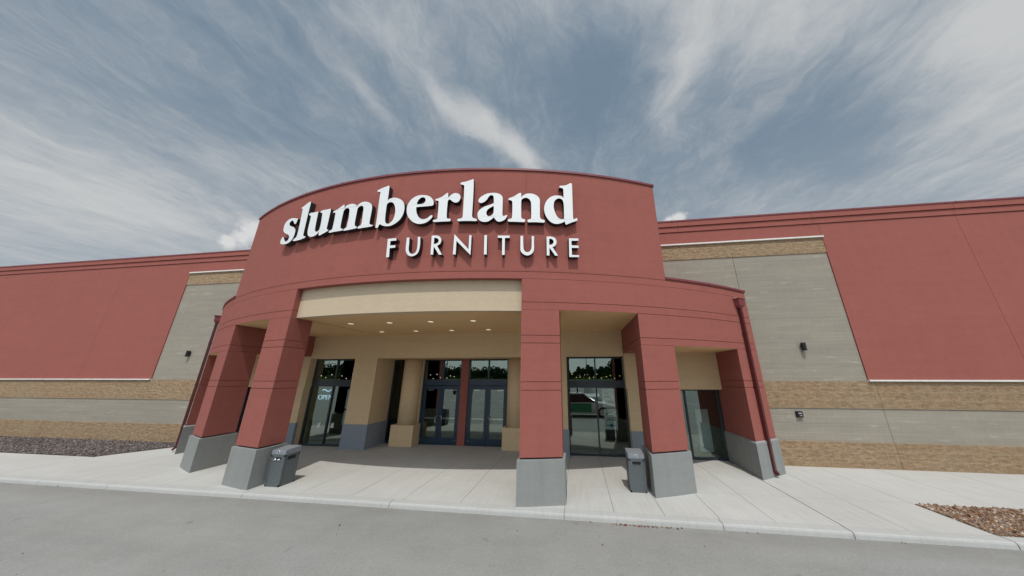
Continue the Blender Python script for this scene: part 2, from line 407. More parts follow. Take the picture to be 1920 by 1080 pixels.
# --- curved portico
D_IN, D_IN2, D_M, D_M2, D_O, D_O2 = 3.19, 4.09, 6.07, 6.97, 9.03, 9.86
RG = [M['red'], M['groove']]
def mir(a, b, s): return (a, b) if s > 0 else (-b, -a)
ring = MB()
grooved(ring, -D_O2, D_O2, WY - .045, [4.845, 5.03, 5.045 + .02])
ring.build('curved_fascia', RG, B)
for s in (1, -1):
    a, b = mir(D_IN, D_O2, s); grooved(MB(), a, b, fy(D_IN) + .72, [4.05, 4.24, 4.838]).build('curved_fascia', RG, B) if False else None
    # fascia over the side bays
    a, b = mir(D_IN, D_M - .001, s)
    f = MB()
    for lo, hi, ins in ((4.052, 4.2335, 0), (4.2465, 4.838, 0), (4.056, 4.843, .02)):
        q = arc(a + ins, b - ins, RAD - ins) + arc(b - ins, a + ins, RAD - .42 + ins)
        f.prism(q, lo, hi, 1 if ins else 0)
    f.build('curved_fascia', RG, B)
    a, b = mir(D_M, D_O2, s)
    grooved(MB(), a, b, WY - .045, [3.255, 3.43, 4.045, 4.24, 4.838]).build('curved_fascia', RG, B)
    # pillars
    for nm, d0, d1, yb, top in (('pillar', D_IN, D_IN2, 7.40, 4.046), ('pillar', D_M, D_M2, 8.43, 3.249), ('end_wall', D_O, D_O2, WY + .25, 3.249)):
        a, b = mir(d0, d1, s)
        lv = [.86, 2.20, 2.38, 3.249] + ([3.43, 4.046] if top > 4 else [])
        p = grooved(MB(), a, b, yb, lv).build(nm, RG, B)
        bb = MB(); o1 = .045
        poly = arc(a - o1, b + o1, RAD + o1) + [(XC + b + o1, yb + (o1 if nm == 'pillar' else 0)), (XC + a - o1, yb + (o1 if nm == 'pillar' else 0))]
        bb.prism(poly, -.02, .825)
        n = len(poly); inn = arc(a - .004, b + .004, RAD + .004) + [(XC + b + .004, yb + (.004 if nm == 'pillar' else 0)), (XC + a - .004, yb + (.004 if nm == 'pillar' else 0))]
        if len(inn) == n:
            bb.add([(x, y, .825) for x, y in poly] + [(x, y, .862) for x, y in inn], [(i, (i + 1) % n, n + (i + 1) % n, n + i) for i in range(n)])
        bb.build('pillar_base', M['base'], p)
# red steps' faces are part of the fascia solids above; ceilings
MB().prism(arc(-D_IN, D_IN, RAD - .36) + [(XC + D_IN, WY - .03), (XC - D_IN, WY - .03)], 4.056, 4.10).build('ceiling', M['soffit'], B)
for s in (1, -1):
    a, b = mir(D_IN + .002, D_M - .002, s)
    MB().prism(arc(a, b, RAD - .012) + [(XC + b, WY - .03), (XC + a, WY - .03)], 4.047, 4.051).build('ceiling', M['soffit'], B)
    a, b = mir(D_M2 + .002, D_O - .002, s)
    MB().prism(arc(a, b, RAD - .012) + [(XC + b, WY - .03), (XC + a, WY - .03)], 3.249, 3.254).build('ceiling', M['soffit'], B)
# recessed cream band over the middle bay
MB().prism(arc(-D_IN + .001, D_IN - .001, RAD - .165) + arc(D_IN - .001, -D_IN + .001, RAD - .36), 4.05, 4.843).build('cream_fascia', M['band'], B)
MB().prism(block_poly(-9.8, 9.8, WY - .05, 0, RAD - .45), 4.11, 4.80).build('canopy_deck', M['groove'], B) if False else None
# ring coping on the low wings
def arccap(d0, d1, z0, z1, out=.03, back=.28, gapevery=1.5):
    m = MB(); n = max(1, round((d1 - d0) / gapevery)); w = (d1 - d0) / n
    for i in range(n):
        a, b = d0 + i * w, d0 + (i + 1) * w
        m.prism(arc(a + .002, b - .002, RAD + out) + arc(b - .002, a + .002, RAD - back), z0, z1)
        m.prism(arc(b - .022, b + .0, RAD + out + .006, .02) + arc(b, b - .022, RAD - back, .02), z0 - .003, z1 + .007)
    return m
for s in (1, -1):
    a, b = mir(6.99, D_O2 + .03, s); arccap(a, b, 5.066, 5.125).build('coping', M['cap'], B)
    x = XC + s * D_O2
# upper curved sign wall
DU = 6.985
up = MB(); zt = 8.06
for a, b in ((-DU, 3.27), (3.276, DU)):
    up.prism(block_poly(a, b, WY + .3), 5.0665, zt, 0)
up.prism(block_poly(-DU, DU, WY + .28, .015), 5.07, zt - .01, 1)
up.build('curved_sign_wall', RG, B)
arccap(-DU - .03, DU + .03, zt, zt + .062, .035).build('coping', M['cap'], B)

# --- cream wall behind the portico
EW = 10.48; cw = MB()
cw.box(XC - 6.06, XC + 6.06, EW, EW + .3, 3.165, 4.2)                       # over everything
for s in (1, -1):
    def bx(mb, d0, d1, *r):
        a, b = mir(d0, d1, s); mb.box(XC + a, XC + b, *r)
    bx(cw, 6.075, 9.02, EW, EW + .3, 2.09, 3.40)
    bx(cw, 6.10, 6.93, EW, EW + .3, 0, 2.089)
    bx(cw, 3.15, 4.10, EW, 11.72, 0, 3.164)
cw.build('entry_wall', M['cream'], B)
for s in (1, -1):
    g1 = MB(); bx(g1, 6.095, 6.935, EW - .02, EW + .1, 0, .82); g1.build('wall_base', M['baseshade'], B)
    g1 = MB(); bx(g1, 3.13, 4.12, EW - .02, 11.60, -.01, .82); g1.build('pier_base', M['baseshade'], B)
rc = MB(); rc.box(XC - 3.15, XC + 3.15, EW + .3, 11.9, 3.165, 3.3).build('recess_ceiling', M['soffit'], B)
MB().box(XC - .15, XC + .15, 11.56, 11.75, 0, 3.16).build('red_pier', M['red'], B)
for s in (1, -1):
    a, b = mir(1.775, 1.90, s); MB().box(XC + a, XC + b, 11.5, 11.75, 0, 3.16).build('door_jamb', M['cream'], B)
    cx = XC + s * 2.17
    c = MB().cyl((cx, 11.46, .735), .37, 2.43, 40).build('column', M['cream'], B)
    for p in c.data.polygons: p.use_smooth = len(p.vertices) == 4
    MB().box(cx - .46, cx + .46, 11.10, 11.82, 0, .73).build('pedestal', M['cream'], c, bevel=.008)

# --- glazing
def window(x0, x1, y, z0, z1, muls, bars, mats=('frame', 'glass'), name='storefront_window'):
    """frame bars; header bars as (zc, height)"""
    f = MB(); w = .05
    f.box(x0, x0 + w, y, y + .11, z0, z1).box(x1 - w, x1, y, y + .11, z0, z1)
    f.box(x0 + w, x1 - w, y + .001, y + .109, z1 - w, z1).box(x0 + w, x1 - w, y + .001, y + .109, z0, z0 + .07)
    for m in muls: f.box(m - w / 2, m + w / 2, y + .002, y + .108, z0 + .07, z1 - w)
    for zc, h in bars: f.box(x0 + w, x1 - w, y - .012, y + .115, zc - h / 2, zc + h / 2)
    o = f.build(name, M[mats[0]], B)
    xs = [x0 + w] + [m for m in muls] + [x1 - w]; zs = [z0 + .07] + [zc for zc, h in bars] + [z1 - w]
    for a, b in zip(xs, xs[1:]):
        for c, d in zip(zs, zs[1:]):
            ga = w / 2 if a in muls else 0; gb_ = w / 2 if b in muls else 0
            h0 = [h for zc, h in bars if zc == c]; h1 = [h for zc, h in bars if zc == d]
            za, zb = c + (h0[0] / 2 if h0 else 0), d - (h1[0] / 2 if h1 else 0); xa, xb = a + ga, b - gb_
            MB().add([(xa, y + .05, za), (xb, y + .05, za), (xb, y + .05, zb), (xa, y + .05, zb)], [(0, 1, 2, 3)]).build('pane', M[mats[1]], o)
    return o
for s in (1, -1):
    a, b = mir(4.10, 6.10, s)
    window(XC + a, XC + b, 10.78, 0, 3.16, [XC + (a + b) / 2], [(2.24, .25)])
    a, b = mir(6.93, 9.03, s)
    window(XC + a, XC + b, 10.80, 0, 2.09, [XC + (a + b) / 2], [])
    a, b = mir(1.90, 3.15, s)
    window(XC + a, XC + b, 11.60, 0, 3.16, [XC + s * 2.5], [], ('frame', 'sideglass'))
    # transom and doors
    a, b = mir(.15, 1.775, s); xm = XC + (a + b) / 2
    window(XC + a, XC + b, 11.60, 2.13, 3.16, [xm], [(2.26, .22)], ('doorf', 'glass'), 'transom_window')
    fr = MB().box(XC + a, XC + a + .06, 11.60, 11.71, 0, 2.13).box(XC + b - .06, XC + b, 11.60, 11.71, 0, 2.13).box(XC + a + .06, XC + b - .06, 11.601, 11.709, 2.121, 2.149).box(XC + a + .06, XC + b - .06, 11.60, 11.72, -.01, .010).build('door_frame', M['doorf'], B)
    for k, (x0, x1) in enumerate(((XC + a + .065, xm - .004), (xm + .004, XC + b - .065))):
        d = MB(); w = .105
        d.box(x0, x0 + w, 11.615, 11.665, .012, 2.12).box(x1 - w, x1, 11.615, 11.665, .012, 2.12)
        d.box(x0 + w, x1 - w, 11.616, 11.664, 2.0, 2.12).box(x0 + w, x1 - w, 11.616, 11.664, .012, .26)
        do = d.build('door', M['doorf'], B)
        MB().add([(x0 + w, 11.64, .26), (x1 - w, 11.64, .26), (x1 - w, 11.64, 2.0), (x0 + w, 11.64, 2.0)], [(0, 1, 2, 3)]).build('pane', M['glass'], do)
        xh = x1 - .055 if k == 0 else x0 + .055; sg = -1 if k == 0 else 1
        pts = [(xh, 11.615, 1.02), (xh, 11.56, 1.02), (xh + sg * .07, 11.545, .99), (xh + sg * .075, 11.545, .90), (xh + sg * .07, 11.545, .79), (xh, 11.56, .76), (xh, 11.615, .76)]
        MB().tube(pts, .011).build('handle', M['steel'], do, smooth=True)
        MB().box(x0 + w - .02, x1 - w + .02, 11.70, 11.73, .90, .945).box(x0 + .06, x0 + .09, 11.665, 11.73, .90, .94).box(x1 - .09, x1 - .06, 11.665, 11.73, .90, .94).build('push_bar', M['steel'], do)
        xa, xb = (x0 + .14, x0 + .38) if k == 0 else (x1 - .38, x1 - .14)
        MB().box(xa, xb, 11.68, 11.73, 2.005 - .06, 2.005 - .02).build('door_closer', M['steel'], do)
        xd = x0 + .05 if k == 0 else x1 - .05
        MB().cyl((xd, 11.612, .16), .014, .006, 12, 'y').build('pivot_cap', M['steel'], do)
# interior shell
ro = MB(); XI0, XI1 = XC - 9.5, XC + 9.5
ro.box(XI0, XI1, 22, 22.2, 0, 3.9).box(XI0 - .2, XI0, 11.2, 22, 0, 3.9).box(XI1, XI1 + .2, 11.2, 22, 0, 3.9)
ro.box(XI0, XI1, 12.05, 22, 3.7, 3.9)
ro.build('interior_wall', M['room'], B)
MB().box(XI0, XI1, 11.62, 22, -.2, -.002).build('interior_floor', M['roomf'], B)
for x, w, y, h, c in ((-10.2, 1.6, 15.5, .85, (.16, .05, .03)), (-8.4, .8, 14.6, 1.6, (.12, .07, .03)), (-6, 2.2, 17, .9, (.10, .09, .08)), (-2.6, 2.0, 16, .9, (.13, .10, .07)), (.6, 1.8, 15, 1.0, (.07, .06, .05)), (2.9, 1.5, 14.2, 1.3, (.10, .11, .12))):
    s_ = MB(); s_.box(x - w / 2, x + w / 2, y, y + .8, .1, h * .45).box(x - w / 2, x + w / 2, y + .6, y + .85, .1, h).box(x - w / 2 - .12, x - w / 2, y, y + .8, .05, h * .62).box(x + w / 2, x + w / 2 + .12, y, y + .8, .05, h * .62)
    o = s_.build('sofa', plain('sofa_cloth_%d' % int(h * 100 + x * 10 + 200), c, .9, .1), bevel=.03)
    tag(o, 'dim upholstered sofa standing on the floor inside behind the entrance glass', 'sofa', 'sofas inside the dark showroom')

# ------------------------------------------------------------------ sign letters
px = dict(f=540., pitch=.29735, yaw=.140385, cx=1003., cy=540., h=2.5)
_cy, _sy = math.cos(px['yaw']), math.sin(px['yaw'])
_F = Vector((-_sy * math.cos(px['pitch']), _cy * math.cos(px['pitch']), math.sin(px['pitch']))); _Rt = Vector((_cy, _sy, 0)); _U = _Rt.cross(_F)
DEP = .155
def on_front(x, y, r=RAD + DEP):
    d = _Rt * ((x - px['cx']) / px['f']) - _U * ((y - px['cy']) / px['f']) + _F
    ox, oy = -XC, -YC; a = d.x ** 2 + d.y ** 2; b = 2 * (ox * d.x + oy * d.y); c = ox * ox + oy * oy - r * r
    t = (-b - math.sqrt(b * b - 4 * a * c)) / 2 / a; X, Y = t * d.x, t * d.y
    return (math.atan2(X - XC, YC - Y) * r, px['h'] + t * d.z)
CROPS = {1: (520, 370, 10.8), 2: (600, 340, 10.8), 3: (700, 340, 10.8), 4: (800, 330, 10.8), 5: (940, 335, 10.8), 6: (710, 430, 9.6), 7: (900, 430, 9.6)}
LET = []
exec('''
def c(s):
    out=[]
    for w in s.split():
        k=w.endswith('c'); w=w.rstrip('c'); a,b=w.split(','); out.append((float(a),float(b),k))
    return out
LET=[
(1,c("420,432c 392,500 368,542c 345,530 328,492 305,464c 262,500 245,540 262,580 320,598 358,635 362,690 340,770 300,850 240,910 170,945 110,952 65,942c 58,915 75,860 112,795c 130,815 140,860 160,890 192,885 222,850 240,800 230,770 200,745 150,720 125,680 125,640 145,560 190,490 250,440 320,420 385,425"),None),
(1,c("486,217c 530,185 600,130 665,83c 684,97c 600,430 523,762c 535,785 570,790c 560,815c 450,860 330,887c 310,872c 345,835 385,800 420,690 470,460 517,232c 500,225"),None),
(1,c("645,345c 665,320 740,305 832,286c 800,440 765,620 762,670 778,692 810,690 850,655c 880,540 915,318c 880,312c 878,288c 910,265 990,248 1083,228c 1085,250c 1045,430 998,632c 1010,652 1038,655c 1020,680c 940,725 860,770c 833,765c 838,692c 800,745 740,785 680,798 630,780 612,730 620,650 650,520 682,383c 672,370 650,362c"),None),
(2,c("265,632c 275,610 350,570 420,520 487,470c 502,480c 490,540c 540,490 620,458 690,458 735,480 748,500c 790,460 860,420 930,412 1000,430 1045,470 1055,520 1045,600 1010,780 1000,850 1015,872 1070,885c 1055,910c 900,935 770,957c 752,940c 780,910 825,885 845,830 870,640 882,540 870,505 840,495 800,510 765,545 750,600 715,780 702,870 715,905 744,920c 735,948c 600,978 480,1000c 465,985c 490,960 530,935 545,900 580,740 597,600 590,555 560,540 520,552 485,590 470,640 435,800 415,920 425,952 462,962c 450,995c 320,1015 190,1042c 172,1028c 200,995 240,975 260,920 290,780 315,645c 305,632 270,637"),None),
(3,c("80,195c 90,180 200,130 315,86c 328,100c 310,250 290,385c 330,355 400,333 470,335 560,370 615,430 630,510 620,610 580,710 520,790 430,860 340,900 260,908 190,895 130,865c 110,890 85,945c 40,940c 75,720 110,450 145,222c 130,212 92,212c"),c("275,470 255,600 240,730 240,810 260,850 300,858 350,830 400,770 430,690 445,590 435,500 405,440 360,420 310,430")),
(3,c("675,590 690,490 750,390 840,315 950,280 1060,280 1150,310 1205,370 1222,430 1215,475 1185,492 1020,507 870,520c 868,580 880,650 915,720 970,760 1030,765 1090,745 1140,705 1175,683c 1198,690c 1190,730 1130,790 1050,840 960,860 880,855 790,815 720,740 685,670"),c("885,465c 890,420 930,360 980,325 1030,325 1058,360 1055,400 1030,435 985,455")),
(4,c("172,480c 185,468 300,425 370,375 424,338c 436,345c 438,435c 480,395 540,355 600,345 660,370 685,420 672,480 635,525 585,538 530,520 490,485 455,475 430,505 418,600 405,780 410,850 430,862 475,865 490,885c 475,915c 310,922 150,932c 125,915 135,890 190,878 215,860 225,780 240,600 243,512c 215,498 180,493"),None),
(4,c("682,155c 700,130 800,110 951,60c 952,200 938,500 920,780 925,830 960,858 1010,870 1018,890 1005,912c 810,908 635,914c 618,892 635,870 700,855 728,820 735,740 755,400 762,192c 735,178 695,168"),None),
(4,c("1048,500 1070,450 1140,395 1230,355 1340,340 1430,348 1500,380 1535,430 1540,520 1535,700 1535,780 1550,808 1585,802 1618,785c 1632,800c 1615,840 1570,890 1500,920 1440,920 1400,890 1362,834c 1320,870 1250,915 1180,928 1100,915 1050,870 1030,800 1040,730 1090,670 1170,620 1270,585 1360,550c 1360,450 1350,405 1325,388 1290,390 1255,420 1220,475 1170,520 1110,545 1065,535"),c("1360,603c 1290,640 1235,680 1208,735 1215,780 1245,812 1290,808 1330,780 1355,730")),
(5,c("141,412c 160,395 260,355 330,310 387,283c 403,300c 402,375c 440,340 510,305 590,300 680,320 750,370 778,430 780,560 782,760 800,810 840,828 875,840 880,870 860,890c 700,880 545,882c 528,855 540,830 590,815 605,785 605,600 600,480 570,420 520,388 460,392 415,420 402,480 402,700 405,785 430,810 475,825 484,850 465,880c 300,872 145,870c 130,845 145,820 195,808 215,785 222,700 225,560 220,460 200,440 155,430"),None),
(5,c("1173,165c 1190,145 1300,135 1390,93 1422,94c 1430,130 1440,400 1450,700 1455,800 1478,820 1532,788c 1540,850c 1430,885 1313,932c 1295,915c 1285,860c 1240,890 1140,915 1060,905 980,860 910,770 875,680 868,600 885,510 930,430 1000,370 1080,342 1160,342 1220,355 1260,385c 1258,280 1253,207c 1230,190 1180,180"),c("1245,440 1200,405 1150,400 1095,430 1065,490 1060,570 1080,660 1120,750 1175,805 1230,820 1272,810c 1270,700 1265,540")),
]
LET2=[
(6,c("165,172c 318,158c 318,200c 212,210c 203,290c 302,285c 298,328c 197,338c 185,500c 132,503c"),None),
(6,c("508,148c 555,148c 545,280 540,370 560,420 600,442 650,425 685,370 700,270 705,135c 750,135c 745,270 725,380 680,450 600,485 530,465 490,400 488,330 495,250"),None),
(6,c("955,115c 1030,110 1090,125 1125,170 1125,220 1100,265 1050,297c 1140,455c 1082,455c 992,305c 980,455c 932,455c 945,280"),c("1000,155c 1040,155 1075,180 1078,220 1050,250 992,268c")),
(6,c("1363,85c 1618,360c 1632,105c 1672,105c 1652,462c 1400,205c 1385,452c 1335,450c"),None),
(7,c("80,105c 127,105c 120,452c 70,452c"),None),
(7,c("320,112c 535,112c 533,152c 448,155c 443,460c 397,460c 400,155c 320,150c"),None),
(7,c("730,115c 775,115c 778,250 785,350 810,395 855,410 900,390 925,340 930,240 930,122c 972,122c 972,250 970,370 930,440 855,470 780,445 732,385 728,300 728,200"),None),
(7,c("1198,130c 1270,130 1340,150 1375,200 1375,250 1350,295 1305,318c 1405,470c 1355,475c 1250,325c 1250,470c 1202,470c"),c("1245,170c 1285,172 1320,200 1322,240 1295,270 1245,280c")),
(7,c("1600,160c 1772,165c 1772,205c 1645,205c 1648,288c 1775,293c 1775,335c 1650,332c 1655,460c 1785,465c 1780,500c 1607,497c"),None),
]
''')
def smooth_poly(pts, k=5):
    n = len(pts); out = []
    for i in range(n):
        p0, p1, p2, p3 = pts[i - 1], pts[i], pts[(i + 1) % n], pts[(i + 2) % n]
        c1 = p1[2]; c2 = p2[2]
        L = math.hypot(p2[0] - p1[0], p2[1] - p1[1])
        def tan(a, b, cc):
            return ((b[0] - a[0]) * .5, (b[1] - a[1]) * .5)
        m1 = ((p2[0] - p1[0]), (p2[1] - p1[1])) if c1 else tan(p0, p2, 0)
        m2 = ((p2[0] - p1[0]), (p2[1] - p1[1])) if c2 else tan(p1, p3, 0)
        def lim(m):
            q = math.hypot(*m)
            return m if q <= L * 1.2 else (m[0] * L * 1.2 / q, m[1] * L * 1.2 / q)
        m1, m2 = lim(m1), lim(m2)
        kk = 1 if (c1 and c2) else k
        for j in range(kk):
            t = j / kk; h00 = 2 * t**3 - 3 * t**2 + 1; h10 = t**3 - 2 * t**2 + t; h01 = -2 * t**3 + 3 * t**2; h11 = t**3 - t**2
            out.append((h00 * p1[0] + h10 * m1[0] + h01 * p2[0] + h11 * m2[0], h00 * p1[1] + h10 * m1[1] + h01 * p2[1] + h11 * m2[1]))
    return out
def letter(crop, outer, inner, parent):
    ox, oy, sc = CROPS[crop]; loops = []
    for L in (outer, inner):
        if L is None: continue
        loops.append([on_front(ox + x / sc, oy + y / sc) for x, y in smooth_poly(L)])
    vs2 = [p for L in loops for p in L]; n = len(vs2); mb = MB()
    def P(p, r):
        a = p[0] / (RAD + DEP); return (XC + r * math.sin(a), YC - r * math.cos(a), p[1])
    tri = tessellate_polygon([[Vector((a, b, 0)) for a, b in L] for L in loops])
    mb.add([P(p, RAD + DEP) for p in vs2], [t for t in tri], 0)
    mb.add([P(p, RAD + DEP - .0015) for p in vs2] + [P(p, RAD - .003) for p in vs2],
           [(s0 + i, s0 + (i + 1) % len(L), n + s0 + (i + 1) % len(L), n + s0 + i) for s0, L in ((sum(len(q) for q in loops[:k]), loops[k]) for k in range(len(loops))) for i in range(len(L))], 1)
    o = mb.build('letter', [M['letter'], M['ret']], parent)
    me = o.data; k = len(tri)
    for i, p in enumerate(me.polygons): p.material_index = 0 if i < k else 1
    return o
sg = empty('sign_lettering', (XC, 6.3, 6.5), label='large white bold serif lettering, upper of the two sign lines on the curved red front', cat='sign')
sg2 = empty('sign_lettering', (XC + 3, 6.3, 5.5), label='smaller white thin capital lettering, lower of the two sign lines on the curved red front', cat='sign')
bpy.context.view_layer.update()
for args, pr in [(a, sg) for a in LET] + [(a, sg2) for a in LET2]:
    o = letter(*args, None); o.parent = pr; o.matrix_parent_inverse = pr.matrix_world.inverted()

# ------------------------------------------------------------------ ceiling lights
CLP = [(-6.86, 7.94), (-5.57, 7.95), (-4.25, 7.95), (-2.95, 7.99), (-1.66, 8.02), (-7.0, 9.63), (-5.67, 9.63), (-4.33, 9.65), (-3.0, 9.68)]
nm = ['leftmost', 'second from the left', 'middle', 'second from the right', 'rightmost']; nb = ['leftmost', 'second from the left', 'third from the left', 'rightmost']
for i, (x, y) in enumerate(CLP):
    e = empty('ceiling_light', (x, y, 4.05), label=('round recessed light, %s of the front row in the porch' % nm[i]) if i < 5 else ('round recessed light, %s of the back row in the porch' % nb[i - 5]), cat='light', group='recessed lights in the porch ceiling')
    t = MB(); n = 28; vs = []
    for rr, zz in ((.105, .0), (.105, -.004), (.085, -.006), (.085, .002)):
        vs += [(rr * math.cos(2 * math.pi * k / n), rr * math.sin(2 * math.pi * k / n), zz) for k in range(n)]
    fs = [(j * n + k, j * n + (k + 1) % n, (j + 1) * n + (k + 1) % n, (j + 1) * n + k) for j in range(3) for k in range(n)]
    t.add(vs, fs).build('trim_ring', M['trim'], e)
    MB().cyl((0, 0, -.002), .084, .004, n).build('lens', M['light'] if i != 4 else M['trim'], e)

# ------------------------------------------------------------------ downspouts
for s, lb_ in ((1, 'dark red downspout with square collector box on the right end wall of the porch'), (-1, 'dark red downspout with square collector box on the left end wall of the porch')):
    x = XC + s * 9.44; y = fy(9.44) - .075
    e = empty('downspout', (x, y, 0), label=lb_, cat='downspout', group='downspouts on the porch ends')
    e.rotation_euler = (0, 0, s * R(35.5))
    p = MB().box(-.043, .043, -.04, .045, .16, 4.5)
    p.add([(-.043, -.04, .16), (.043, -.04, .16), (.043, .045, .16), (-.043, .045, .16), (-.043, -.10, .09), (.043, -.10, .09), (.043, -.06, .04), (-.043, -.06, .04)],
          [(0, 1, 5, 4), (1, 2, 6, 5), (2, 3, 7, 6), (3, 0, 4, 7), (4, 5, 6, 7)])
    p.build('pipe', M['pipe'], e)
    for z in (.75, 2.2, 3.7): MB().box(-.06, .06, -.047, .055, z, z + .03).build('strap', M['pipe'], e)
    h = MB(); w, d = .155, .12
    lv = [(4.48, .06, .055), (4.56, w * .92, d * .92), (4.74, w, d), (4.745, w + .02, d + .015), (4.775, w + .02, d + .015)]
    vs = []
    for z, a, b in lv: vs += [(-a, -b + .02, z), (a, -b + .02, z), (a, .07, z), (-a, .07, z)]
    fs = [(4 * k + i, 4 * k + (i + 1) % 4, 4 * k + 4 + (i + 1) % 4, 4 * k + 4 + i) for k in range(4) for i in range(4)] + [(3, 2, 1, 0), (16, 17, 18, 19)]
    h.add(vs, fs).build('collector_box', M['cap'], e)
    MB().box(-.12, -.03, -.03, .05, 4.776, 4.80).build('overflow_lip', M['white'], e)

# ------------------------------------------------------------------ wall lamps and alarm
for x, z, lb_ in ((7.18, 3.40, 'small black cylinder wall lamp on the block wall right of the porch'), (-16.52, 3.42, 'small black cylinder wall lamp on the block wall left of the porch')):
    e = empty('wall_lamp', (x, WY, z), label=lb_, cat='wall lamp', group='cylinder lamps on the block walls')
    MB().box(-.035, .035, -.05, .0, -.04, .06).build('bracket', M['black'], e)
    MB().cyl((0, -.085, -.115), .062, .225, 20).build('lamp_body', M['black'], e)
    MB().cyl((0, -.085, .111), .066, .018, 20).build('lamp_cap', plain('lamp_cap_%d' % int(x + 50), (.05, .05, .05), .5), e)
    MB().cyl((0, -.085, -.121), .045, .007, 20).build('lens', M['trim'], e)
e = empty('alarm_sounder', (6.60, WY, 1.40), label='small black square alarm box low on the grey block band right of the porch', cat='alarm')
MB().box(-.085, .085, -.075, 0, -.085, .085).build('housing', M['black'], e, bevel=.008)
MB().box(-.045, .045, -.083, -.076, .015, .045).build('strobe_window', plain('strobe_lens', (.4, .4, .4), .3), e)
MB().box(-.02, .05, -.083, -.076, -.045, -.022).build('sounder_slot', plain('sounder_slot', (.3, .3, .3), .4), e)

# ------------------------------------------------------------------ litter bins
def bin_(x, y, w, d, lab, full):
    e = empty('litter_bin', (x, y, 0), label=lab, cat='litter bin', group='grey litter bins beside the pillars')
    w2, d2 = w / 2, d / 2; b = MB()
    b.box(-w2 + .012, w2 - .012, -d2 + .012, d2 - .012, .03, .66)              # panels
    for sx in (-1, 1):
        for sy in (-1, 1):
            b.box(*sorted((sx * w2, sx * (w2 - .03))), *sorted((sy * d2, sy * (d2 - .03))), .0, .67)
    b.box(-w2, w2, -d2, d2, .0, .04).box(-w2, w2, -d2, d2, .635, .672)
    b.build('body', M['bin'], e)
    l = MB(); o = .004                                                          # sloped lid
    prof = [(-d2 - o, .672), (-d2 - o, .70), (-d2 + .005, .775), (d2 + o, .812), (d2 + o, .672)]; n = len(prof)
    vs = [(-w2 - o, a, b_) for a, b_ in prof] + [(w2 + o, a, b_) for a, b_ in prof]
    l.add(vs, [(i, (i + 1) % n, n + (i + 1) % n, n + i) for i in range(n)] + [tuple(range(n))[::-1], tuple(range(n, 2 * n))])
    l.build('lid', M['binlid'], e, bevel=.006)
    MB().cyl((0, -d2 - .013, .737), .034, .012, 20, 'y').build('ash_ring', M['ring'], e)
    MB().cyl((0, -d2 - .0165, .737), .020, .004, 20, 'y').build('ash_hole', M['black'], e)
    def slot(nm, mat, ww, z0, z1, yy, rr=.02):
        pts = []
        for cx, cz, a0 in ((ww - rr, z1 - rr, 0), (-ww + rr, z1 - rr, 90), (-ww + rr, z0 + rr, 180), (ww - rr, z0 + rr, 270)):
            for k in range(5): an = R(a0 + k * 22.5); pts.append((cx + rr * math.cos(an), cz + rr * math.sin(an)))
        m = MB(); n = len(pts)
        m.add([(p, yy, q) for p, q in pts] + [(p, yy + .008, q) for p, q in pts], [tuple(range(n)), tuple(range(n, 2 * n))[::-1]] + [(i, (i + 1) % n, n + (i + 1) % n, n + i) for i in range(n)])
        return m.build(nm, M[mat], e)
    slot('slot_rim', 'binlid', w * .31, .545, .632, -d2 + .004)
    slot('slot', 'black', w * .28, .555, .622, -d2 + .001)
    sd = MB().box(w2 - .016, w2 - .009, -d * .25, d * .25, .55, .625).build('side_slot', M['black'], e)
    if full:
        t = MB(); 
        t.add([(-.10, -d2 - .004, .56), (-.02, -d2 - .012, .565), (-.045, -d2 - .008, .615), (.0, -d2 - .01, .56), (.09, -d2 - .006, .57), (.05, -d2 - .012, .60), (.03, -d2 - .004, .585)], [(0, 1, 2), (3, 4, 5, 6)])
        o1 = t.build('crumpled_paper', M['paper']); o1.location = (x, y, 0)
        tag(o1, 'crumpled white paper showing in the slot of the bin left of the entrance', 'rubbish')
    return e
bin_(-7.275, 7.13, .385, .40, 'dark grey litter bin with rubbish in its slot, beside the pillar left of the entrance', True)
bin_(1.265, 7.975, .36, .40, 'dark grey litter bin with an empty slot, beside the second pillar on the right', False)

# ------------------------------------------------------------------ things inside the glass
def text_mesh(txt, size, depth=.0, bold=0):
    cu = bpy.data.curves.new('t', 'FONT'); cu.body = txt; cu.size = size; cu.extrude = depth; cu.align_x = 'CENTER'; cu.offset = bold
    ob = bpy.data.objects.new('t', cu); COL.objects.link(ob); bpy.context.view_layer.update()
    me = bpy.data.meshes.new_from_object(ob.evaluated_get(bpy.context.evaluated_depsgraph_get()))
    bpy.data.objects.remove(ob); return me
def text(txt, size, loc, mat, parent, name='lettering', depth=.002, bold=0, sx=1):
    me = text_mesh(txt, size, depth, bold)
    me.transform(Matrix.Translation(loc) @ Matrix.Rotation(R(90), 4, 'X') @ Matrix.Diagonal((sx, 1, 1, 1)))
    return link(name, me, M[mat], parent)
e = empty('open_sign', (-9.93, 10.90, 1.6), label='neon sign reading OPEN hanging inside the glass left of the entrance', cat='open sign')
text('OPEN', .26, (0, 0, .02), 'neon', e, depth=.006, bold=-.006, sx=.95)
MB().box(-.32, .32, .03, .05, .25, .47).build('back_panel', M['teal'], e)
MB().tube([(-.2 + .05 * k, .01, .36 + .035 * math.sin(k * .9)) for k in range(9)], .012).build('neon_tube', M['neon'], e)
for (x, lab) in ((-9.90, 'small white emblem on the left pane of the window left of the entrance'), (-9.33, 'small white emblem on the right pane of the window left of the entrance')):
    e = empty('window_decal', (x, 10.826, .70), label=lab, cat='decal', group='white decals on the storefront left of the entrance')
    m = MB()
    m.box(-.055, -.02, 0, .003, -.05, .08).box(.005, .045, 0, .003, -.05, .10).box(-.08, .07, 0, .003, -.075, -.055)
    m.build('emblem', M['paper'], e)
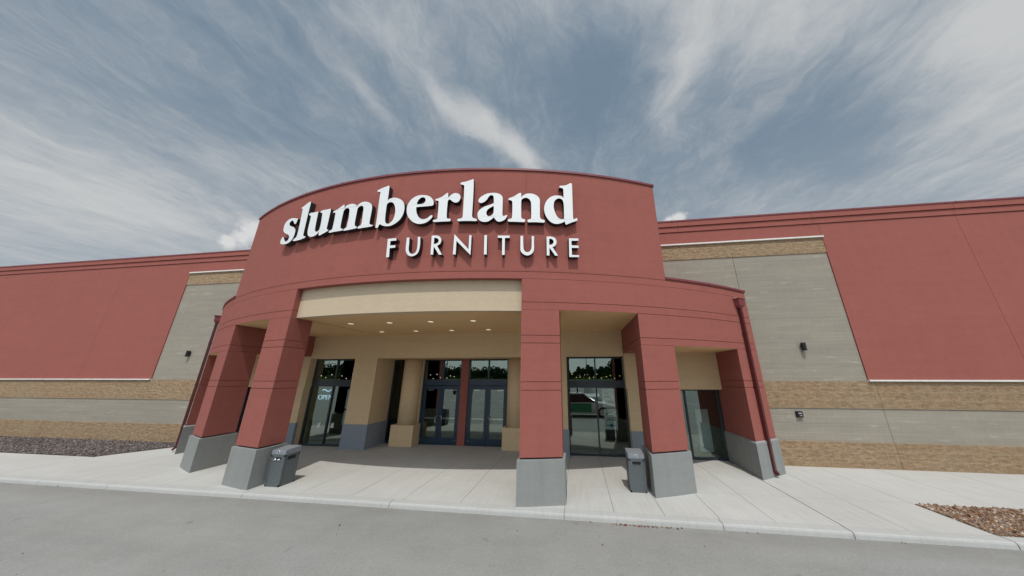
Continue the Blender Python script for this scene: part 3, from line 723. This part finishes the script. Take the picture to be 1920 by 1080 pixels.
def poster(x0, x1, y, z0, z1, lab, items):
    e = empty('poster', ((x0 + x1) / 2, y, z0), label=lab, cat='poster')
    MB().box(-(x1 - x0) / 2, (x1 - x0) / 2, 0, .006, 0, z1 - z0).build('sheet', M['paper'], e)
    for t, s, dx, dz, m in items: text(t, s, (dx, -.003, dz), m, e, depth=.001, bold=.004)
    return e
poster(-9.0, -8.5, 10.90, 1.30, 2.02, 'white poster with red letter, upper of two behind glass by the pier', [('S', .5, -.04, .2, 'inkred')])
poster(-9.0, -8.5, 10.90, .72, 1.24, 'white poster with a teal dash, lower of two behind glass by the pier', [('-', .5, 0, .02, 'inkteal')])
e = empty('poster_stand', (1.07, 10.86, 0), label='black floor stand holding two white sale posters inside the glass right of the entrance', cat='poster stand')
MB().box(-.11, .11, .0, .12, .0, .78).build('stand_base', M['black'], e)
MB().box(-.215, .205, .04, .06, .79, 1.42).build('lower_sheet', M['paper'], e)
MB().box(-.245, .175, .04, .06, 1.50, 2.08).build('upper_sheet', M['paper'], e)
text('SL', .22, (-.08, .036, 1.80), 'inkred', e, bold=.004); text('sale', .20, (-.01, .036, 1.60), 'inkred', e, bold=.003)
text('YOUTH', .11, (0, .036, 1.22), 'ink', e, bold=.003); text('2022', .15, (0, .036, 1.07), 'ink', e, bold=.004)
MB().box(-.16, .15, .034, .038, .90, .93).cyl((0, .030, .915), .055, .006, 20, 'y').build('teal_emblem', M['inkteal'], e)
for x0, x1, mat, lab in ((-10.5, -8.62, 'bulb1', 'string of small rosy lights along the header of the window left of the entrance'), (-.28, 1.55, 'bulb2', 'string of small amber lights along the header of the window right of the entrance'), (-6.1, -4.9, 'bulb1', 'string of small rosy lights seen through the glass over the left doors')):
    e = empty('string_lights', ((x0 + x1) / 2, 11.7 if x0 == -6.1 else 10.96, 2.45), label=lab, cat='string lights', group='light strings over the entrance glass')
    w = (x1 - x0) / 2; pts = [(-w + 2 * w * k / 24, .05, .05 + .05 * math.sin(k * 1.1)) for k in range(25)]
    MB().tube(pts, .006, 5).build('cable', M['black'], e)
    for k in range(1, 24, 2 if mat == 'bulb2' else 3):
        b = MB().cyl((pts[k][0] + random.uniform(-.02, .02), .05, pts[k][2] + random.uniform(-.05, .02)), .008, .016, 8).build('bulb', M[mat], e)
MB_ = MB().box(2.95, 4.05, 12.2, 12.25, 0, 1.35)
o = MB().box(3.95, 4.35, 11.35, 11.40, .12, 1.42).build('display_panel', plain('pale_panel', (.66, .78, .78), .5)); tag(o, 'pale grey-green panel leaning upright inside the glass at the right end of the porch', 'panel')
o.rotation_euler = (0, 0, 0)

# ------------------------------------------------------------------ what the glass reflects: lot, cars, poles, trees
def car(x, y, rz, paint, lab, door=None, truck=False, mast=False):
    e = empty('parked_car', (x, y, GZ), label=lab, cat='car', group='cars on the lot in front of the store'); e.rotation_euler = (0, 0, R(rz))
    L = 2.25 if not truck else 2.7; H = 1.46 if not truck else 1.8; W = .88
    st = [(-1, .45, .62, .80), (-.97, .30, .82, .90), (-.6, .24, .90, 1), (0, .22, .92, 1), (.4, .22, .92, 1), (.75, .24, .84, .98), (.95, .30, .70, .9), (1, .42, .58, .78)]
    k = H / 1.46
    def ring(xx, zb, zt, wf):
        w = W * wf; zm = (zb + zt) / 2
        return [(xx * L, -w * .92, zb * k), (xx * L, -w, zm * k * .8), (xx * L, -w, zm * k * 1.15), (xx * L, -w * .9, zt * k), (xx * L, w * .9, zt * k), (xx * L, w, zm * k * 1.15), (xx * L, w, zm * k * .8), (xx * L, w * .92, zb * k)]
    m = MB(); vs = [p for s_ in st for p in ring(*s_)]; n = 8
    fs = [(i * n + j, i * n + (j + 1) % n, (i + 1) * n + (j + 1) % n, (i + 1) * n + j) for i in range(len(st) - 1) for j in range(n)] + [tuple(range(n))[::-1], tuple(range(7 * n, 8 * n))]
    m.add(vs, fs).build('body', M[paint], e, smooth=False, bevel=.03)
    g_ = MB(); c0 = [(-.88, .90), (-.62, 1.42), (.05, 1.46), (.48, .90)] if not truck else [(-.25, .9), (-.2, 1.44), (.2, 1.46), (.5, .9)]
    vs = [(a * L, -W * (.86 if b < 1 else .68), b * k) for a, b in c0] + [(a * L, W * (.86 if b < 1 else .68), b * k) for a, b in c0]
    g_.add(vs, [(0, 1, 5, 4), (2, 3, 7, 6), (0, 3, 2, 1), (4, 5, 6, 7)]); g_.build('window', M['carglass'], e)
    a, b = c0[1], c0[2]
    MB().box(a[0] * L - .03, b[0] * L + .03, -W * .69, W * .69, a[1] * k - .015, b[1] * k + .03).build('roof', M[paint], e, bevel=.02)
    for sx in (-.62, .62):
        for sy in (-1, 1):
            wh = MB().cyl((sx * L, sy * W - (.2 if sy > 0 else 0), .32 * k), .32 * k, .2, 24, 'y').build('wheel', M['tyre'], e)
            MB().cyl((sx * L, sy * W + (.002 if sy > 0 else -.012), .32 * k), .2 * k, .01, 16, 'y').build('rim', M['steel'], wh)
    if door:
        for sy in (-1, 1): MB().box(-.35 * L, .3 * L, *sorted((sy * W * 1.0, sy * (W + .012))), .34, .86).build('door_panel', M[door], e)
    if mast: MB().cyl((-.2, 0, 1.44), .05, .78, 12).build('roof_mast', M['black'], e)
    return e
car(.15, 0, 0, 'paintw', 'white hatchback with a green door and a roof mast in the entrance lane', 'paintg', mast=True)
car(-1.5, -10.9, 90, 'paints', 'silver car in the first row of bays facing the store')
car(1.3, -11.2, 90, 'paintw', 'white car beside the silver one in the first row of bays')
car(-18, -23.2, 90, 'paintd', 'dark pickup truck alone in the second row of bays', truck=True)
for x, y, lab in ((-1.2, -17.5, 'tall bronze light pole behind the first row of bays'), (2.4, -58, 'tall bronze light pole in the middle of the lot'), (-27, -36, 'tall bronze light pole at the left side of the lot')):
    e = empty('light_pole', (x, y, GZ), label=lab, cat='light pole', group='light poles on the parking lot')
    MB().cyl((0, 0, 0), .3, .8, 20).build('pole_base', M['kerb'], e)
    MB().cyl((0, 0, .8), .10, 8.2, 12, 'z', .07).build('pole', M['pole'], e)
    MB().box(-.8, .8, -.04, .04, 8.9, 8.98).build('arm', M['pole'], e)
    for s in (-1, 1): MB().box(s * .95 - .3, s * .95 + .3, -.2, .2, 8.85, 9.0).build('lamp_head', M['black'], e)
def hillz(x): return 2 + 24 * math.exp(-((x - 75) / 38) ** 2) + 7 * math.exp(-((x + 260) / 120) ** 2)
hv = []; hf = []; nx, ny = 80, 8
for j in range(ny + 1):
    for i in range(nx + 1):
        x = -400 + 10 * i; q = j / ny; hv.append((x, -250 - 140 * q, -1 + (hillz(x) + 1) * math.sin(q * math.pi) ** .8))
for j in range(ny):
    for i in range(nx):
        a = j * (nx + 1) + i; hf.append((a, a + 1, a + nx + 2, a + nx + 1))
tag(MB().add(hv, hf).build('hill', M['grass']), kind='structure')
fb = MB()
for _ in range(26000):
    x = random.uniform(-400, 400); q = random.random(); y = -250 - 70 * q
    base = -1 + (hillz(x) + 1) * math.sin(max(0, (-250 - y) / 140) * math.pi) ** .8
    hh = 6.5 + 2.5 * math.sin(x * .19) + 1.8 * math.sin(x * .53 + 1) + 1.2 * math.sin(x * 1.3)
    z = base + hh * random.random() ** .7 ; s = random.uniform(.5, 1.3)
    u = Vector((random.gauss(0, 1), random.gauss(0, 1), random.gauss(0, 1))).normalized(); w = u.orthogonal().normalized()
    c_ = Vector((x, y, z)); a, b = u * s, w * s
    fb.add([c_ - a - b, c_ + a - b * .6, c_ + a * .7 + b, c_ - a * .8 + b], [(0, 1, 2, 3)])
tag(fb.build('woodland', M['leaf']), 'far green treeline beyond the parking lot, seen mirrored in the glass', 'woodland', kind='stuff')

# ------------------------------------------------------------------ sky, sun
SUN_EL, SUN_AZ = R(61), math.atan2(.2, -1.0)      # direction towards the sun: (+.2, -1) in plan
sun = bpy.data.lights.new('sun', 'SUN'); so = bpy.data.objects.new('sun', sun); COL.objects.link(so)
sun.energy = 2.3; sun.angle = R(.55); sun.color = (1.0, .965, .90)
to = Vector((math.sin(SUN_AZ) * math.cos(SUN_EL), math.cos(SUN_AZ) * math.cos(SUN_EL), math.sin(SUN_EL)))
so.rotation_euler = to.to_track_quat('Z', 'Y').to_euler(); so.location = (0, -20, 30)
W = bpy.data.worlds.new('World'); S.world = W; W.use_nodes = True
nt = W.node_tree; nt.nodes.clear()
def N(t, **k):
    n = nt.nodes.new('ShaderNode' + t)
    for a, b in k.items(): setattr(n, a, b)
    return n
def MA(op, a, b=0.0, c=0.0, clamp=False):
    n = N('Math', operation=op); n.use_clamp = clamp
    for i, v in enumerate((a, b, c)):
        if isinstance(v, (int, float)): n.inputs[i].default_value = v
        else: nt.links.new(v, n.inputs[i])
    return n.outputs[0]
tc = N('TexCoord'); sx = N('SeparateXYZ'); nt.links.new(tc.outputs['Generated'], sx.inputs[0])
zc = MA('MAXIMUM', sx.outputs[2], .03)
u = MA('DIVIDE', sx.outputs[0], zc); v = MA('DIVIDE', sx.outputs[1], zc)
def noise(a, b, sc, det, rough, off=0.0, dist=0.0):
    cb = N('CombineXYZ'); nt.links.new(MA('MULTIPLY', u, a), cb.inputs[0]); nt.links.new(MA('MULTIPLY', v, b), cb.inputs[1]); cb.inputs[2].default_value = off
    n = N('TexNoise'); n.inputs['Scale'].default_value = sc; n.inputs['Detail'].default_value = det; n.inputs['Roughness'].default_value = rough; n.inputs['Distortion'].default_value = dist
    nt.links.new(cb.outputs[0], n.inputs['Vector']); return n.outputs['Fac']
def smooth(x, a, b, lo=0.0, hi=1.0):
    m = N('MapRange', interpolation_type='SMOOTHSTEP'); nt.links.new(x, m.inputs[0])
    for i, q in zip((1, 2, 3, 4), (a, b, lo, hi)): m.inputs[i].default_value = q
    return m.outputs[0]
# warp the plane a little so that streaks wander
wob = MA('SUBTRACT', noise(1.2, .9, 1.6, 3, .5, 5.0), .5)
wob2 = MA('SUBTRACT', noise(3.0, 2.4, 1.9, 4, .55, 9.0), .5)
u = MA('ADD', u, MA('ADD', MA('MULTIPLY', wob, .34), MA('MULTIPLY', wob2, .16)))
def plume(uc, vc, su, sv, wt, slope=0.0):
    du = MA('SUBTRACT', MA('SUBTRACT', u, uc), MA('MULTIPLY', MA('SUBTRACT', v, vc), slope))
    a = MA('DIVIDE', du, su); b = MA('DIVIDE', MA('SUBTRACT', v, vc), sv)
    r2 = MA('ADD', MA('MULTIPLY', a, a), MA('MULTIPLY', b, b))
    return MA('MULTIPLY', MA('EXPONENT', MA('MULTIPLY', r2, -1.0)), wt)
pl = None
for args in [(-.34, .92, .075, .26, .38, .55), (-.20, 1.10, .07, .12, .26, .4), (-.76, .70, .05, .20, .22, .1), (-.62, .50, .20, .10, .10), (.42, .80, .08, .24, .27, .2), (.33, .55, .25, .10, .14),
             (.66, .62, .20, .22, .22, .2), (1.38, .72, .32, .26, .48, .2), (1.80, 1.05, .30, .26, .30, .2), (1.45, 1.45, .14, .12, -.14), (2.3, 1.5, .4, .35, .22, .2),
             (-2.5, .95, .75, .5, .20), (-3.4, 1.3, 1.2, .5, .20), (-1.5, .95, .4, .2, .05), (.12, .80, .16, .18, -.24), (1.0, 1.15, .25, .25, -.16), (1.15, 1.75, .3, .25, .12), (-.1, .50, .4, .12, .12), (-1.15, .78, .3, .25, -.10)]:
    p_ = plume(*args); pl = p_ if pl is None else MA('ADD', pl, p_)
big = noise(.8, .5, 1.6, 4, .55, 1.7)
fib = noise(2.3, .62, 2.2, 9, .62, 3.3, .5)
wis = noise(3.4, 1.9, 3.4, 10, .72, 8.1, .35)
puf = noise(1.0, .75, 3.1, 10, .66, 12.4, .2)
dens = MA('ADD', MA('ADD', MA('MULTIPLY', big, .42), MA('MULTIPLY', puf, .30)), MA('MULTIPLY', fib, .36))
dens = MA('ADD', dens, MA('MULTIPLY', MA('SUBTRACT', wis, .5), .42))
dens = MA('ADD', dens, pl)
cov = MA('POWER', smooth(dens, .30, 1.0), 1.25)
veil = smooth(sx.outputs[2], .05, .70, .48, .0)                       # hazier towards the horizon
cov = MA('ADD', cov, MA('MULTIPLY', MA('SUBTRACT', 1.0, cov), veil), clamp=True)
# two small cumulus heads low over the roof
def cumulus(dx, dy, dz, rad, wt):
    d = Vector((dx, dy, dz)).normalized()
    vd = N('VectorMath', operation='DISTANCE'); nt.links.new(tc.outputs['Generated'], vd.inputs[0]); vd.inputs[1].default_value = d
    n = N('TexNoise'); n.inputs['Scale'].default_value = 34; n.inputs['Detail'].default_value = 9; n.inputs['Roughness'].default_value = .68
    nt.links.new(tc.outputs['Generated'], n.inputs['Vector'])
    q = MA('ADD', MA('DIVIDE', vd.outputs['Value'], rad), MA('MULTIPLY', MA('SUBTRACT', n.outputs['Fac'], .5), 1.6))
    return smooth(q, .35, 1.1, wt, 0)
def pix(x, y):
    return _Rt * ((x - px['cx']) / px['f']) - _U * ((y - px['cy']) / px['f']) + _F
cu = None
for x, y, rad in ((478, 434, .036), (454, 446, .026), (428, 453, .020), (1272, 410, .026), (1255, 416, .022)):
    d = pix(x, y); q = cumulus(d.x, d.y, d.z, rad, .95); cu = q if cu is None else MA('MAXIMUM', cu, q)
sky = N('TexSky', sky_type='NISHITA'); sky.sun_disc = False; sky.sun_elevation = SUN_EL; sky.sun_rotation = SUN_AZ
sky.altitude = 200; sky.air_density = 1.0; sky.dust_density = 1.5; sky.ozone_density = 1.5
def MX(f, a, b):
    m = N('MixRGB')
    for i, q in enumerate((f, a, b)):
        if isinstance(q, (int, float)): m.inputs[i].default_value = q
        elif isinstance(q, tuple): m.inputs[i].default_value = (*q, 1)
        else: nt.links.new(q, m.inputs[i])
    return m.outputs[0]
base = MX(.78, sky.outputs[0], (2.3, 3.2, 4.05))
c1 = MX(MA('MULTIPLY', cov, .92), base, (7.0, 7.1, 7.1))
c2 = MX(cu, c1, (8.2, 8.2, 8.2))
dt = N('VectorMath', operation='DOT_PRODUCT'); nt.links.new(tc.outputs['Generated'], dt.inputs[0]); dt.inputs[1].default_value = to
gl_ = MA('ADD', smooth(dt.outputs['Value'], .62, 1.0, 1.0, 3.2), smooth(MA('MULTIPLY', sx.outputs[1], -1.0), .0, .7, 0.0, .75))   # sky brightening added around the sun and behind the viewer, lifts the porch shade
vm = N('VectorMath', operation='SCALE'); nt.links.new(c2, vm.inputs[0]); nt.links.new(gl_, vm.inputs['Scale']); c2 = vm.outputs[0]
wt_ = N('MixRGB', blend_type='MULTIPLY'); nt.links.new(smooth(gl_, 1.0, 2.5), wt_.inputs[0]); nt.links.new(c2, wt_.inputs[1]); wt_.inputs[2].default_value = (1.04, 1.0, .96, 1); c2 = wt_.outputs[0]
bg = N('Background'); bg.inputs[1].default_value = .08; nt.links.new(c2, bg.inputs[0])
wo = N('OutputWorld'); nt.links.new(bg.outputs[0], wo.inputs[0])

# ------------------------------------------------------------------ camera and output
cam = bpy.data.cameras.new('camera'); co = bpy.data.objects.new('camera', cam); COL.objects.link(co); S.camera = co
co.location = (0, 0, 2.5); co.rotation_euler = (math.pi / 2 + px['pitch'], 0, px['yaw'])
cam.sensor_width = 36; cam.lens = 36 * 540 / 1920; cam.shift_x = -(px['cx'] - 960) / 1920; cam.clip_end = 3000; cam.clip_start = .02
S.render.engine = 'CYCLES'; S.view_settings.view_transform = 'Standard'; S.view_settings.look = 'None'
S.view_settings.exposure = .07; S.view_settings.gamma = 1
S.render.resolution_x, S.render.resolution_y = 1024, 576
